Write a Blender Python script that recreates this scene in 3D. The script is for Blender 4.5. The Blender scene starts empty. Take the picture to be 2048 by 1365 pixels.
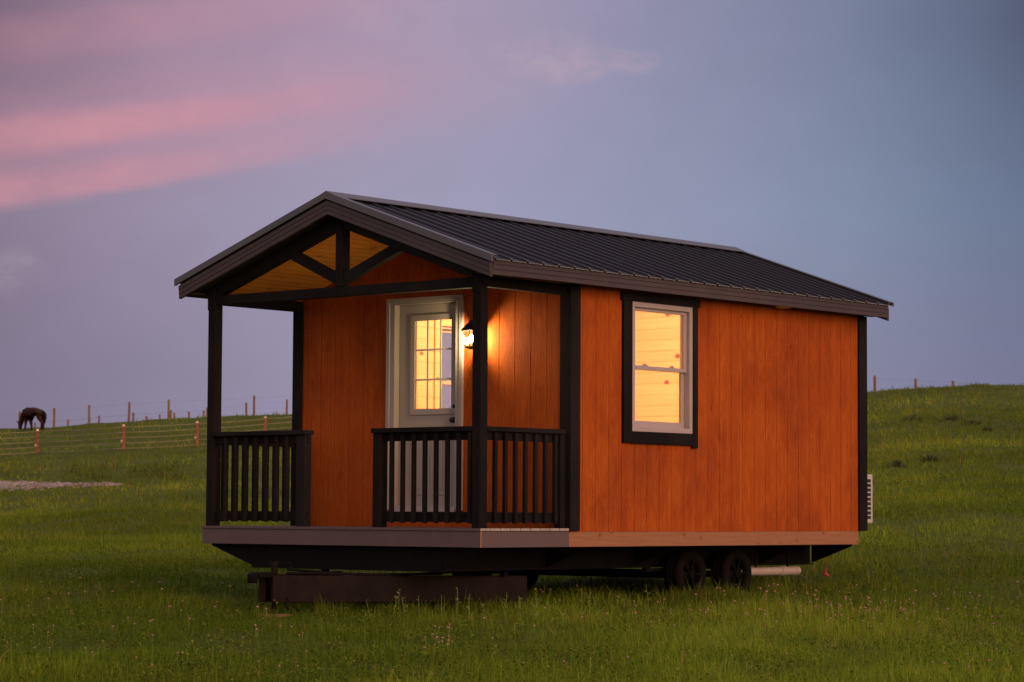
import bpy, bmesh, math, random
import numpy as np
from mathutils import Vector, Matrix
random.seed(7); rng=np.random.default_rng(11)
sc=bpy.context.scene; COL=sc.collection
# ------------------------------------------------------------------ camera
CX,CY,CZ=15.919,-18.2035,0.1262; YAW,PITCH,ROLL,F=0.707,0.0658,0.0054,5275.19
Fh=np.array([-math.sin(YAW),math.cos(YAW)]); Rh=np.array([math.cos(YAW),math.sin(YAW)])
def make_camera():
    cp,sp=math.cos(PITCH),math.sin(PITCH)
    f=Vector((Fh[0]*cp,Fh[1]*cp,sp)); r=Vector((Rh[0],Rh[1],0)); u=r.cross(f)
    cr,sr=math.cos(ROLL),math.sin(ROLL)
    R=r*cr+u*sr; U=u*cr-r*sr
    cam=bpy.data.cameras.new('camera'); o=bpy.data.objects.new('camera',cam); COL.objects.link(o)
    M=Matrix((R,U,-f)).transposed().to_4x4(); M.translation=Vector((CX,CY,CZ)); o.matrix_world=M
    cam.sensor_width=36; cam.lens=F/2048*36; cam.clip_end=3000; cam.clip_start=.5
    cam.dof.use_dof=True; cam.dof.focus_distance=25.3; cam.dof.aperture_fstop=6.5
    sc.camera=o
make_camera()
# ------------------------------------------------------------------ materials
class NT:
    def __init__(s,tree): s.t=tree; s.n=tree.nodes; s.l=tree.links
    def node(s,typ,**kw):
        n=s.n.new(typ)
        for k,v in kw.items(): setattr(n,k,v)
        return n
    def put(s,sock,v):
        if isinstance(v,bpy.types.NodeSocket): s.l.new(v,sock)
        else:
            if hasattr(sock.default_value,'__len__') and not hasattr(v,'__len__'): v=(v,)*len(sock.default_value)
            elif hasattr(sock.default_value,'__len__') and len(sock.default_value)==4 and len(v)==3: v=tuple(v)+(1,)
            sock.default_value=v
    def m(s,op,a,b=None,c=None,clamp=False):
        n=s.node('ShaderNodeMath',operation=op); n.use_clamp=clamp
        s.put(n.inputs[0],a)
        if b is not None: s.put(n.inputs[1],b)
        if c is not None: s.put(n.inputs[2],c)
        return n.outputs[0]
    def mix(s,f,a,b,mode='MIX'):
        n=s.node('ShaderNodeMix',data_type='RGBA',blend_type=mode)
        s.put(n.inputs[0],f); s.put(n.inputs[6],a); s.put(n.inputs[7],b); return n.outputs[2]
    def noise(s,vec,scale,detail=4,rough=.55,dist=0):
        n=s.node('ShaderNodeTexNoise'); s.put(n.inputs['Vector'],vec)
        n.inputs['Scale'].default_value=scale; n.inputs['Detail'].default_value=detail
        n.inputs['Roughness'].default_value=rough; n.inputs['Distortion'].default_value=dist
        return n.outputs[0]
    def ramp(s,f,stops,interp='LINEAR'):
        n=s.node('ShaderNodeValToRGB'); n.color_ramp.interpolation=interp; s.put(n.inputs[0],f)
        e=n.color_ramp.elements
        while len(e)<len(stops): e.new(.5)
        for el,(p,c) in zip(e,stops):
            el.position=p; el.color=tuple(c)+(1,) if hasattr(c,'__len__') else (c,c,c,1)
        return n.outputs[0]
    def scale(s,vec,sc_,loc=(0,0,0)):
        n=s.node('ShaderNodeMapping'); s.put(n.inputs[0],vec); n.inputs[3].default_value=sc_; n.inputs[1].default_value=loc; return n.outputs[0]
    def pos(s): return s.node('ShaderNodeNewGeometry').outputs['Position']
    def sep(s,v):
        n=s.node('ShaderNodeSeparateXYZ'); s.put(n.inputs[0],v); return n.outputs
def mat(name,build):
    m=bpy.data.materials.new(name); m.use_nodes=True; t=NT(m.node_tree); t.n.clear()
    out=t.node('ShaderNodeOutputMaterial'); sh=build(t); t.l.new(sh,out.inputs[0]); return m
def princ(t,col,rough=.6,metal=0,bump=None,bs=.3,bd=.01,spec=.5,**kw):
    p=t.node('ShaderNodeBsdfPrincipled'); t.put(p.inputs['Base Color'],col); t.put(p.inputs['Roughness'],rough)
    p.inputs['Metallic'].default_value=metal; p.inputs['Specular IOR Level'].default_value=spec
    if bump is not None:
        b=t.node('ShaderNodeBump'); b.inputs['Strength'].default_value=bs; b.inputs['Distance'].default_value=bd
        t.put(b.inputs['Height'],bump); t.l.new(b.outputs[0],p.inputs['Normal'])
    return p.outputs[0]
def wood(name,c1,c2,c3,sc_=(14,14,.9),rough=.62,bs=.35,blot=1.2,streak=.5):
    def b(t):
        P=t.pos(); g=t.noise(t.scale(P,sc_),6,6,.62,.6); bl=t.noise(t.scale(P,(.9,.9,.55)),blot,5,.6)
        col=t.mix(t.ramp(g,[(.3,0),(.72,1)]),c1,c2)
        col=t.mix(t.m('MULTIPLY',t.ramp(bl,[(.42,0),(.66,1)]),streak),col,c3)
        fine=t.noise(t.scale(P,(sc_[0]*6,sc_[1]*6,sc_[2]*4)),8,3,.6)
        col=t.mix(t.m('MULTIPLY',t.ramp(fine,[(.35,1),(.55,0)]),.35),col,tuple(x*.5 for x in c1))
        return princ(t,col,rough,bump=t.m('ADD',g,t.m('MULTIPLY',fine,.6)),bs=bs,bd=.004,spec=.13)
    return mat(name,b)
def siding_mat():
    def b(t):
        P=t.pos(); x,y,z=t.sep(P)
        g=t.noise(t.scale(P,(11,11,.55)),5,7,.65,.9)
        streaks=t.noise(t.scale(P,(5,5,.12)),2.2,5,.7)
        blot=t.noise(t.scale(P,(1,1,.8)),1.1,5,.62,.4)
        # each plank between two grooves took the stain a little differently
        pl=t.node('ShaderNodeTexWhiteNoise',noise_dimensions='1D'); t.put(pl.inputs['W'],t.m('FLOOR',t.m('DIVIDE',t.m('ADD',x,y),.203)))
        col=t.ramp(g,[(.25,(.27,.042,.005)),(.5,(.40,.073,.008)),(.75,(.51,.112,.013))])
        col=t.mix(t.m('MULTIPLY',t.ramp(streaks,[(.35,0),(.7,1)]),.5),col,(.52,.125,.016))
        col=t.mix(t.m('MULTIPLY',t.ramp(blot,[(.38,1),(.55,0)]),.52),col,(.19,.030,.006))
        b2=t.noise(t.scale(P,(4,4,1.3),(3,1,7)),1.5,6,.7,1.2); col=t.mix(t.m('MULTIPLY',t.ramp(b2,[(.5,0),(.68,1)]),.42),col,(.58,.145,.018))
        hs=t.noise(t.scale(P,(1.2,1.2,70)),1,4,.65); col=t.mix(t.m('MULTIPLY',t.ramp(hs,[(.5,0),(.75,1)]),.28),col,(.50,.12,.018))
        col=t.mix(t.m('MULTIPLY',pl.outputs[0],.26),col,(.29,.047,.009))
        saw=t.noise(t.scale(P,(30,30,260)),1,2,.5)
        fine=t.noise(t.scale(P,(160,160,10)),1,3,.6)
        col=t.mix(t.m('MULTIPLY',t.ramp(fine,[(.36,1),(.52,0)]),.32),col,(.11,.018,.004))
        vor=t.node('ShaderNodeTexVoronoi'); t.put(vor.inputs['Vector'],t.scale(P,(3.4,3.4,2.1))); vor.inputs['Scale'].default_value=1
        kn=t.ramp(vor.outputs['Distance'],[(.02,1),(.075,0)])
        col=t.mix(t.m('MULTIPLY',kn,.55),col,(.1,.018,.005))
        h=t.m('ADD',g,t.m('ADD',t.m('MULTIPLY',saw,.5),t.m('MULTIPLY',fine,.7)))
        return princ(t,col,.72,bump=h,bs=.6,bd=.006,spec=.1)
    return mat('stained_siding',b)
def pine(name,axis,pitch,c1,c2,knots=.8,line=.012,ks='XZ',kr=(.07,.13)):
    # boards run along one axis; axis = coordinate across the boards
    def b(t):
        P=t.pos(); s=t.sep(P); a=s['XYZ'.index(axis)]
        q=t.m('DIVIDE',a,pitch); fl=t.m('FLOOR',q); fr=t.m('FRACT',q)
        wn=t.node('ShaderNodeTexWhiteNoise',noise_dimensions='1D'); t.put(wn.inputs['W'],fl)
        sc_={'X':(60,2,2),'Z':(2,2,60)}[axis]
        off=t.node('ShaderNodeVectorMath',operation='ADD'); t.put(off.inputs[0],P)
        cmb=t.node('ShaderNodeCombineXYZ'); t.put(cmb.inputs[1 if axis=='X' else 0],t.m('MULTIPLY',wn.outputs[0],9)); t.l.new(cmb.outputs[0],off.inputs[1])
        g=t.noise(t.scale(off.outputs[0],sc_),1,5,.6,.8)
        col=t.mix(t.ramp(g,[(.3,0),(.7,1)]),c1,c2)
        col=t.mix(t.m('MULTIPLY',wn.outputs[0],.25),col,tuple(x*.72 for x in c1))
        v=t.node('ShaderNodeTexVoronoi',voronoi_dimensions='2D'); kc=t.node('ShaderNodeCombineXYZ'); t.put(kc.inputs[0],t.m('MULTIPLY',s['XYZ'.index(ks[0])],2.1)); t.put(kc.inputs[1],t.m('MULTIPLY',s['XYZ'.index(ks[1])],2.9)); t.put(v.inputs['Vector'],kc.outputs[0]); v.inputs['Scale'].default_value=1.35
        nd=t.m('ADD',v.outputs['Distance'],t.m('MULTIPLY',t.m('SUBTRACT',t.noise(P,22,3),.5),.10)); cr=t.sep(v.outputs['Color'])
        kn=t.m('MULTIPLY',t.ramp(t.m('DIVIDE',nd,t.m('ADD',.45,cr[1])),[(kr[0],1),(kr[1],0)]),t.m('GREATER_THAN',cr[0],.40))
        col=t.mix(t.m('MULTIPLY',kn,knots),col,(.22,.055,.012))
        ln=t.ramp(t.m('MINIMUM',fr,t.m('SUBTRACT',1,fr)),[(line/pitch*.4,1),(line/pitch,0)])
        col=t.mix(t.m('MULTIPLY',ln,t.m('ADD',.2,t.m('MULTIPLY',wn.outputs[0],.5))),col,tuple(x*.3 for x in c1))
        return princ(t,col,.5,bump=t.m('SUBTRACT',1,ln),bs=.4,bd=.004,spec=.3)
    return mat(name,b)
def plain(name,c,rough=.6,metal=0,var=.25,sc_=6,spec=.5,bs=.15):
    def b(t):
        n=t.noise(t.pos(),sc_,6,.6)
        col=t.mix(t.ramp(n,[(.3,0),(.7,1)]),tuple(x*(1-var) for x in c),tuple(min(1,x*(1+var)) for x in c))
        return princ(t,col,t.m('ADD',t.m('MULTIPLY',n,.2),rough-.1),metal,bump=n,bs=bs,bd=.004,spec=spec)
    return mat(name,b)
M={}
M['siding']=siding_mat()
M['black_wood']=wood('black_stained_wood',(.0055,.0042,.0044),(.0095,.0075,.008),(.028,.022,.022),rough=.8)
M['rafter']=wood('dark_stained_rafter',(.006,.0048,.0048),(.009,.0075,.0075),(.014,.011,.011),sc_=(2,14,14))
M['fascia']=wood('grey_brown_fascia',(.056,.043,.050),(.080,.062,.070),(.10,.076,.084),sc_=(1.5,1.5,30),rough=.5,bs=.15)
M['deck']=wood('composite_deck',(.112,.078,.084),(.138,.096,.102),(.16,.112,.118),sc_=(1,12,12),rough=.6,bs=.15,streak=.3)
M['rim']=wood('bare_pine_rim',(.29,.125,.058),(.38,.18,.088),(.17,.055,.022),sc_=(1,1.2,22),rough=.6,blot=4.5)
M['rim']=pine('bare_pine_rim','Z',.40,(.27,.11,.052),(.35,.16,.08),.8,.002,'YZ',(.04,.085))
M['ceiling']=pine('porch_ceiling_boards','X',.088,(.62,.235,.035),(.74,.31,.06),.5,.010,'YX')
M['inner']=pine('interior_pine_boards','Z',.128,(.74,.47,.22),(.82,.57,.30),.95,.005,'YZ')
M['inner_rear']=pine('interior_pine_boards_rear','Z',.128,(.74,.50,.25),(.82,.60,.33),.95,.005)
M['soffit']=plain('dark_soffit',(.012,.010,.010),.8)
M['roof']=plain('charcoal_roof_metal',(.0085,.0065,.0115),.40,.1,.2,1.6,spec=.22,bs=.04)
M['roof_trim']=plain('roof_trim_metal',(.085,.082,.095),.4,.3,.1,2,bs=.03)
M['steel']=plain('black_painted_steel',(.0065,.0054,.006),.7,.0,.3,9,.08)
M['tongue']=plain('brown_weathered_steel',(.0145,.0085,.007),.7,0,.5,3.5,.1)
M['vinyl']=plain('window_vinyl',(.40,.33,.33),.5,0,.04,4,bs=.03)
M['door']=plain('cream_door_paint',(.34,.29,.25),.5,0,.05,5,bs=.05)
M['muntin']=plain('grille_bar_paint',(.52,.47,.42),.5,0,.1)
M['rubber']=plain('tyre_rubber',(.0045,.0032,.0026),.9,0,.5,12,.15,bs=.4)
M['rimmetal']=plain('dark_wheel_metal',(.003,.0026,.0028),.8,0,.2,spec=.1)
M['pvc']=plain('white_pvc',(.42,.34,.29),.4,0,.15)
M['acwhite']=plain('appliance_white',(.50,.45,.43),.45,0,.04)
M['dark']=plain('dark_gap',(.02,.02,.022),.8)
M['disc']=plain('puck_light_lens',(.62,.55,.38),.35,0,.03)
M['orange']=plain('orange_plastic',(.33,.05,.02),.5)
M['iron']=plain('black_lantern_metal',(.012,.011,.011),.4,.2)
M['knob']=plain('dark_bronze_knob',(.02,.015,.03),.3,.6)
M['block']=plain('weathered_wood_block',(.36,.17,.10),.8)
M['board_end']=plain('cut_board_end',(.36,.29,.27),.7)
M['roof_edge_glint']=plain('cut_edge_reflection',(.22,.21,.19),.5,.2)  # reflection along the eave, painted as a lighter colour on the cut metal
M['post_red']=plain('red_brown_fence_post',(.27,.085,.045),.8,0,.3,4)
M['post_wood']=plain('old_wooden_post',(.20,.105,.06),.85,0,.4,3)
M['cap']=plain('pale_insulator',(.75,.5,.38),.5)
M['tape']=plain('pale_fence_tape',(.24,.20,.10),.6)
M['horse']=plain('dark_bay_coat',(.034,.009,.0045),.6,0,.4,1.8,.15)
M['horse_black']=plain('black_mane_hair',(.004,.003,.003),.7,spec=.2)
def glass_b(t):
    lw=t.node('ShaderNodeLayerWeight'); lw.inputs[0].default_value=.5
    fac=t.m('ADD',.05,t.m('MULTIPLY',t.m('POWER',lw.outputs['Facing'],4),.8),clamp=True)
    g=t.node('ShaderNodeBsdfGlossy'); g.inputs['Roughness'].default_value=.01; g.inputs[0].default_value=(.9,.9,.9,1)
    tr=t.node('ShaderNodeBsdfTransparent'); tr.inputs[0].default_value=(.94,.95,.95,1)
    mx=t.node('ShaderNodeMixShader'); t.l.new(fac,mx.inputs[0]); t.l.new(tr.outputs[0],mx.inputs[1]); t.l.new(g.outputs[0],mx.inputs[2]); return mx.outputs[0]
M['glass']=mat('window_glass',glass_b)
def emit(name,c,s):
    def b(t):
        e=t.node('ShaderNodeEmission'); e.inputs[0].default_value=tuple(c)+(1,); e.inputs[1].default_value=s; return e.outputs[0]
    return mat(name,b)
M['bulb']=emit('lit_bulb',(1,.78,.42),950)
M['ceil_lamp']=emit('lit_ceiling_lamp',(1,.8,.5),6)
def grass_ground(t):
    P=t.pos(); n1=t.noise(t.scale(P,(1,1,.2)),.35,5,.6); n2=t.noise(P,2.2,6,.65); n3=t.noise(P,14,4,.6)
    col=t.mix(t.ramp(n1,[(.35,0),(.65,1)]),(.060,.090,.010),(.095,.115,.014))
    col=t.mix(t.m('MULTIPLY',t.ramp(n2,[(.5,0),(.72,1)]),.5),col,(.14,.095,.022))
    col=t.mix(t.m('MULTIPLY',t.ramp(n3,[(.3,1),(.55,0)]),.6),col,(.035,.042,.006))
    return princ(t,col,.9,bump=n3,bs=.6,bd=.05,spec=.1)
M['ground']=mat('meadow_soil_and_thatch',grass_ground)
def blade_b(t):
    a=t.node('ShaderNodeVertexColor',layer_name='tint').outputs[0]
    d=t.node('ShaderNodeBsdfDiffuse'); t.l.new(a,d.inputs[0])
    tr=t.node('ShaderNodeBsdfTranslucent'); t.l.new(a,tr.inputs[0])
    mx=t.node('ShaderNodeMixShader'); mx.inputs[0].default_value=.3; t.l.new(d.outputs[0],mx.inputs[1]); t.l.new(tr.outputs[0],mx.inputs[2]); return mx.outputs[0]
M['blade']=mat('grass_blade',blade_b)
M['weed']=plain('weed_leaf',(.16,.19,.035),.7,0,.35,40)
M['weed_mid']=plain('broad_weed_leaf',(.145,.165,.018),.8,0,.45,2.5,.05)
M['weed_dark']=plain('dark_weed_leaf',(.062,.078,.014),.8,0,.35,10)
M['clover']=plain('clover_pink',(.44,.18,.20),.7,0,.35,30)
def gravel_b(t):
    P=t.pos(); v=t.node('ShaderNodeTexVoronoi'); t.put(v.inputs['Vector'],P); v.inputs['Scale'].default_value=4
    n=t.noise(P,1.3,5); col=t.mix(v.outputs['Distance'],(.42,.33,.33),(.24,.18,.17)); col=t.mix(t.ramp(n,[(.45,0),(.6,1)]),col,(.20,.12,.08))
    return princ(t,col,.9,bump=v.outputs['Distance'],bs=.8,bd=.08)
M['gravel']=mat('pale_gravel',gravel_b)
# ------------------------------------------------------------------ mesh helpers
class MB:
    def __init__(s): s.v=[]; s.f=[]
    def add(s,vs,fs):
        o=len(s.v); s.v+= [tuple(p) for p in vs]; s.f+=[tuple(i+o for i in f) for f in fs]; return s
    def box(s,x0,x1,y0,y1,z0,z1):
        return s.add([(x0,y0,z0),(x1,y0,z0),(x1,y1,z0),(x0,y1,z0),(x0,y0,z1),(x1,y0,z1),(x1,y1,z1),(x0,y1,z1)],
              [(0,3,2,1),(4,5,6,7),(0,1,5,4),(1,2,6,5),(2,3,7,6),(3,0,4,7)])
    def prism(s,poly,a0,a1,axis):
        # poly: 2D points in the plane normal to axis ('x': (y,z), 'y': (x,z), 'z': (x,y))
        mk={'x':lambda p,a:(a,p[0],p[1]),'y':lambda p,a:(p[0],a,p[1]),'z':lambda p,a:(p[0],p[1],a)}[axis]
        n=len(poly); vs=[mk(p,a0) for p in poly]+[mk(p,a1) for p in poly]
        fs=[tuple(range(n)),tuple(range(2*n-1,n-1,-1))]+[(i,(i+1)%n,n+(i+1)%n,n+i) for i in range(n)]
        return s.add(vs,fs)
    def obox(s,p0,p1,w,h):
        # a bar from p0 to p1, width w (horizontal), height h
        p0,p1=Vector(p0),Vector(p1); d=(p1-p0).normalized(); a=d.cross(Vector((0,0,1)))
        if a.length<1e-4: a=Vector((1,0,0))
        a.normalize(); b=a.cross(d).normalized()
        vs=[p+a*i*w/2+b*j*h/2 for p in (p0,p1) for i,j in ((-1,-1),(1,-1),(1,1),(-1,1))]
        return s.add(vs,[(0,1,2,3),(7,6,5,4)]+[(i,4+i,4+(i+1)%4,(i+1)%4) for i in range(4)])
    def tube(s,pts,rs,n=8,cap=True):
        pts=[Vector(p) for p in pts]; rs=rs if hasattr(rs,'__len__') else [rs]*len(pts); vs=[];fs=[]
        for i,p in enumerate(pts):
            d=(pts[min(i+1,len(pts)-1)]-pts[max(i-1,0)]).normalized(); a=d.orthogonal() if i==0 else (pa-d*pa.dot(d)); a.normalize(); pa=a; b=d.cross(a)
            vs+=[p+(a*math.cos(t)+b*math.sin(t))*rs[i] for t in [2*math.pi*k/n for k in range(n)]]
        for i in range(len(pts)-1):
            fs+=[(i*n+k,i*n+(k+1)%n,(i+1)*n+(k+1)%n,(i+1)*n+k) for k in range(n)]
        if cap: fs+=[tuple(range(n-1,-1,-1)),tuple(range((len(pts)-1)*n,len(pts)*n))]
        return s.add(vs,fs)
    def lathe(s,c,prof,axis='z',n=24):
        # prof: (radius, along) ; closed at ends when radius is 0
        vs=[];fs=[]; c=Vector(c)
        for r,a in prof:
            for k in range(n):
                t=2*math.pi*k/n; u,v=r*math.cos(t),r*math.sin(t)
                vs.append(c+(Vector((u,v,a)) if axis=='z' else Vector((a,u,v)) if axis=='x' else Vector((u,a,v))))
        for i in range(len(prof)-1): fs+=[(i*n+k,i*n+(k+1)%n,(i+1)*n+(k+1)%n,(i+1)*n+k) for k in range(n)]
        return s.add(vs,fs)
    def build(s,name,m,parent=None,smooth=False,bevel=0,fix=True):
        me=bpy.data.meshes.new(name); vs=np.array(s.v,float); c=(vs.min(0)+vs.max(0))/2
        if parent is None: c[2]=vs[:,2].min()
        me.from_pydata((vs-c).tolist(),[],s.f); me.materials.append(m)
        if fix:
            bm=bmesh.new(); bm.from_mesh(me); bmesh.ops.recalc_face_normals(bm,faces=bm.faces); bm.to_mesh(me); bm.free()
        if smooth: me.shade_smooth()
        o=bpy.data.objects.new(name,me); COL.objects.link(o); o.location=c
        if parent is not None:
            o.parent=parent; o.location=Vector(c)-wloc(parent)
        if bevel:
            b=o.modifiers.new('bevel','BEVEL'); b.width=bevel; b.segments=1; b.limit_method='ANGLE'
        return o
def wloc(o):
    l=Vector(o.location); p=o.parent
    while p: l+=p.location; p=p.parent
    return l
def tag(o,label=None,cat=None,group=None,kind=None):
    for k,v in (('label',label),('category',cat),('group',group),('kind',kind)):
        if v: o[k]=v
    return o
def empty(name,loc,label,cat,group=None):
    o=bpy.data.objects.new(name,None); COL.objects.link(o); o.location=loc; o.empty_display_size=.2
    return tag(o,label,cat,group)
# ------------------------------------------------------------------ terrain
YH=lambda u:1030.1+28.5*u
def crest_y(x): return np.interp(x,[-900,39,109,180,258,338,407,493,574,1000,1735,1834,1908,1950,2100,2900],[875,857,854,848,843,838,834,831,829,812,784,776,773,770,770,790])
def terrain(X,Y):
    X=np.asarray(X,float); Y=np.asarray(Y,float)
    D=(X-CX)*Fh[0]+(Y-CY)*Fh[1]; S=(X-CX)*Rh[0]+(Y-CY)*Rh[1]
    u=np.clip(S/np.maximum(D,15),-.34,.34); x=1024+F*u
    Dc=np.interp(x,[0,600,1700,2048],[160,155,130,128]); sl=(YH(u)-crest_y(x))/F
    zc=CZ+Dc*sl
    near=lambda D:-.83+.03*(np.clip(D,5,30)-24.4)+.0*u
    t=np.clip((D-26)/(Dc-26),0,1); ex=np.interp(x,[0,600,1700,2048],[2.0,2.0,1.25,1.2])
    z0=-.83+.03*1.6
    z=np.where(D<26,near(D),z0+(zc-z0)*(t**ex)+.5*(1-t)**3*np.clip(D-26,0,1.0)*0)
    nb=np.clip(D-26,0,8); z=z+np.where((D>=26),.03*nb*(1-t)**6,0)
    far=CZ+np.minimum(D,270)*sl-.75*np.clip((D-Dc)/22,0,1)**.8-.01*np.clip(D-270,0,1e9)
    z=np.where(D>Dc,np.minimum(far,1e3),z)
    w=np.clip((D-30)/40,0,1)*np.clip((Dc-D)/20,0,1)
    bump=.022*np.sin(X*1.3+.7*np.sin(Y*.9))*np.cos(Y*1.1+.5)+.018*np.sin(X*2.9+Y*1.7)+w*(.12*np.sin(X*.17+1)*np.cos(Y*.21)+.06*np.sin(X*.53+Y*.31))
    return z+bump*np.clip((Dc-D)/6+1,0,1)
def at(px,D):
    u=(px-1024)/F; x=CX+D*(Fh[0]+Rh[0]*u); y=CY+D*(Fh[1]+Rh[1]*u); return x,y
def ypix(px,D,z): u=(px-1024)/F; return YH(u)-(z-CZ)/D*F
def zpix(px,D,ypx): u=(px-1024)/F; return CZ+(YH(u)-ypx)/F*D
def solveD(px,ypx,a=20,b=156):
    Ds=np.linspace(a,b,1500); u=(px-1024)/F
    ys=ypix(px,Ds,terrain(CX+Ds*(Fh[0]+Rh[0]*u),CY+Ds*(Fh[1]+Rh[1]*u)))
    i=np.argmax(ys<=ypx) if (ys<=ypx).any() else len(Ds)-1
    return float(Ds[i])
def ground():
    ds=np.concatenate([np.linspace(-60,8,18),np.arange(10,60,.4),np.arange(60,180,1.2),np.geomspace(181,1500,50)])
    us=np.concatenate([-np.geomspace(8,.36,14),np.linspace(-.34,.34,190),np.geomspace(.36,8,14)])
    D,U=np.meshgrid(ds,us,indexing='ij'); S=U*np.maximum(D,25)
    X=CX+D*Fh[0]+S*Rh[0]; Y=CY+D*Fh[1]+S*Rh[1]; Z=terrain(X,Y)
    n,m=D.shape; v=np.stack([X,Y,Z],-1).reshape(-1,3); idx=np.arange(n*m).reshape(n,m)
    f=np.stack([idx[:-1,:-1],idx[:-1,1:],idx[1:,1:],idx[1:,:-1]],-1).reshape(-1,4)
    me=bpy.data.meshes.new('meadow_ground'); me.from_pydata(v.tolist(),[],f.tolist()); me.materials.append(M['ground']); me.shade_smooth()
    o=bpy.data.objects.new('meadow_ground',me); COL.objects.link(o); tag(o,'grassy meadow ground rising to a hill behind the cabin','ground',kind='structure')
ground()
def uncut(n):
    # taller grass the mower cannot reach, along the wheels, the frame and the tongue
    V=[];Fc=[];C=[]
    segs=[((-.30,3.1),(-.22,5.2),.11,.145,.40),((.10,2.2),(.15,6.4),.28,.13,.30),((-1.7,-1.25),(-.35,1.2),.13,.135,.30)]
    for i in range(n):
        a,b,sp,h0,_=random.choices(segs,weights=(3,3,2.4))[0]; t=random.random(); x=a[0]+(b[0]-a[0])*t+random.gauss(0,sp)+.05*math.sin(t*37); y=a[1]+(b[1]-a[1])*t+random.gauss(0,sp)
        if a[0]==-.30: x=max(x,-.24)
        if math.sin(x*5+y*7)+math.sin(y*2.3)+random.gauss(0,.5)<-.3: continue
        z=float(terrain(x,y)); h=h0*random.lognormvariate(0,.3)*.8; th=random.uniform(0,6.28); w=random.uniform(.002,.0042); lx,ly=random.gauss(0,.3)*h,random.gauss(0,.3)*h; k=len(V)
        V+= [(x-w*math.cos(th),y-w*math.sin(th),z-.01),(x+w*math.cos(th),y+w*math.sin(th),z-.01),(x+lx*.4+w*.7*math.cos(th),y+ly*.4+w*.7*math.sin(th),z+h*.6),(x+lx*.4-w*.7*math.cos(th),y+ly*.4-w*.7*math.sin(th),z+h*.6),(x+lx,y+ly,z+h)]
        Fc+=[(k,k+1,k+2,k+3),(k+3,k+2,k+4)]; c=random.uniform(.7,1.25); q=random.random(); col=(.11*c,.15*c,.016*c,1) if q<.8 else (.21*c,.18*c,.045*c,1); C+=[col]*5
    me=bpy.data.meshes.new('uncut_grass'); me.from_pydata(V,[],Fc); ca=me.color_attributes.new('tint','FLOAT_COLOR','POINT'); ca.data.foreach_set('color',np.array(C,np.float32).reshape(-1)); me.materials.append(M['blade'])
    o=bpy.data.objects.new('uncut_grass',me); COL.objects.link(o); tag(o,'taller uncut grass around the wheels and under the trailer','grass',kind='stuff')
uncut(9000)
# ------------------------------------------------------------------ gravel patch
GP=[(0,D) for D in ()]
def patch(name,outline,m,label,lift=.012):
    oo=[]
    for (a,b),(c,d) in zip(outline,outline[1:]+outline[:1]):
        for i in range(5): oo.append((a+(c-a)*i/5,b+(d-b)*i/5+random.uniform(-1.3,1.3)))
    outline=oo
    bm=bmesh.new(); pts=[at(px,solveD(px,y)) for px,y in outline]
    ver=[bm.verts.new((x,y,0)) for x,y in pts]; f=bm.faces.new(ver)
    bmesh.ops.triangulate(bm,faces=[f]); bmesh.ops.subdivide_edges(bm,edges=bm.edges[:],cuts=3,use_grid_fill=True)
    co=np.array([v.co[:] for v in bm.verts]); z=terrain(co[:,0],co[:,1])
    for v,zz in zip(bm.verts,z): v.co.z=zz+lift+random.uniform(-.03,.045)
    bmesh.ops.recalc_face_normals(bm,faces=bm.faces)
    me=bpy.data.meshes.new(name); bm.to_mesh(me); bm.free(); me.materials.append(m)
    o=bpy.data.objects.new(name,me); COL.objects.link(o); tag(o,label,'gravel',kind='structure'); return o
GOUT=[(-160,984),(-60,983),(20,980),(85,978),(120,974),(200,971),(235,970),(225,967),(160,968),(90,966),(30,964),(-60,963),(-160,964)]
patch('gravel_patch',GOUT,M['gravel'],'pale strip of gravel in the meadow left of the cabin')
GD=[(px,solveD(px,975)) for px in (-160,0,100,240)]
def stones():
    mb=MB()
    for _ in range(420):
        px=random.uniform(-120,250); c=974-.012*max(px,0); py=random.gauss(c,5 if px<90 else 2.2)
        D=solveD(px,py,60,150); x,y=at(px,D); z=float(terrain(x,y)); r=random.uniform(.03,.085)
        n=random.choice((5,6)); mb.lathe((x,y,z+r*.2),[(0,-r*.4),(r,-r*.1),(r*random.uniform(.6,.95),r*.45),(0,r*.6)],n=n)
    tag(mb.build('gravel_stones',M['gravel']),'loose pale stones scattered over the gravel strip','gravel stones',kind='stuff')
stones()
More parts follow.
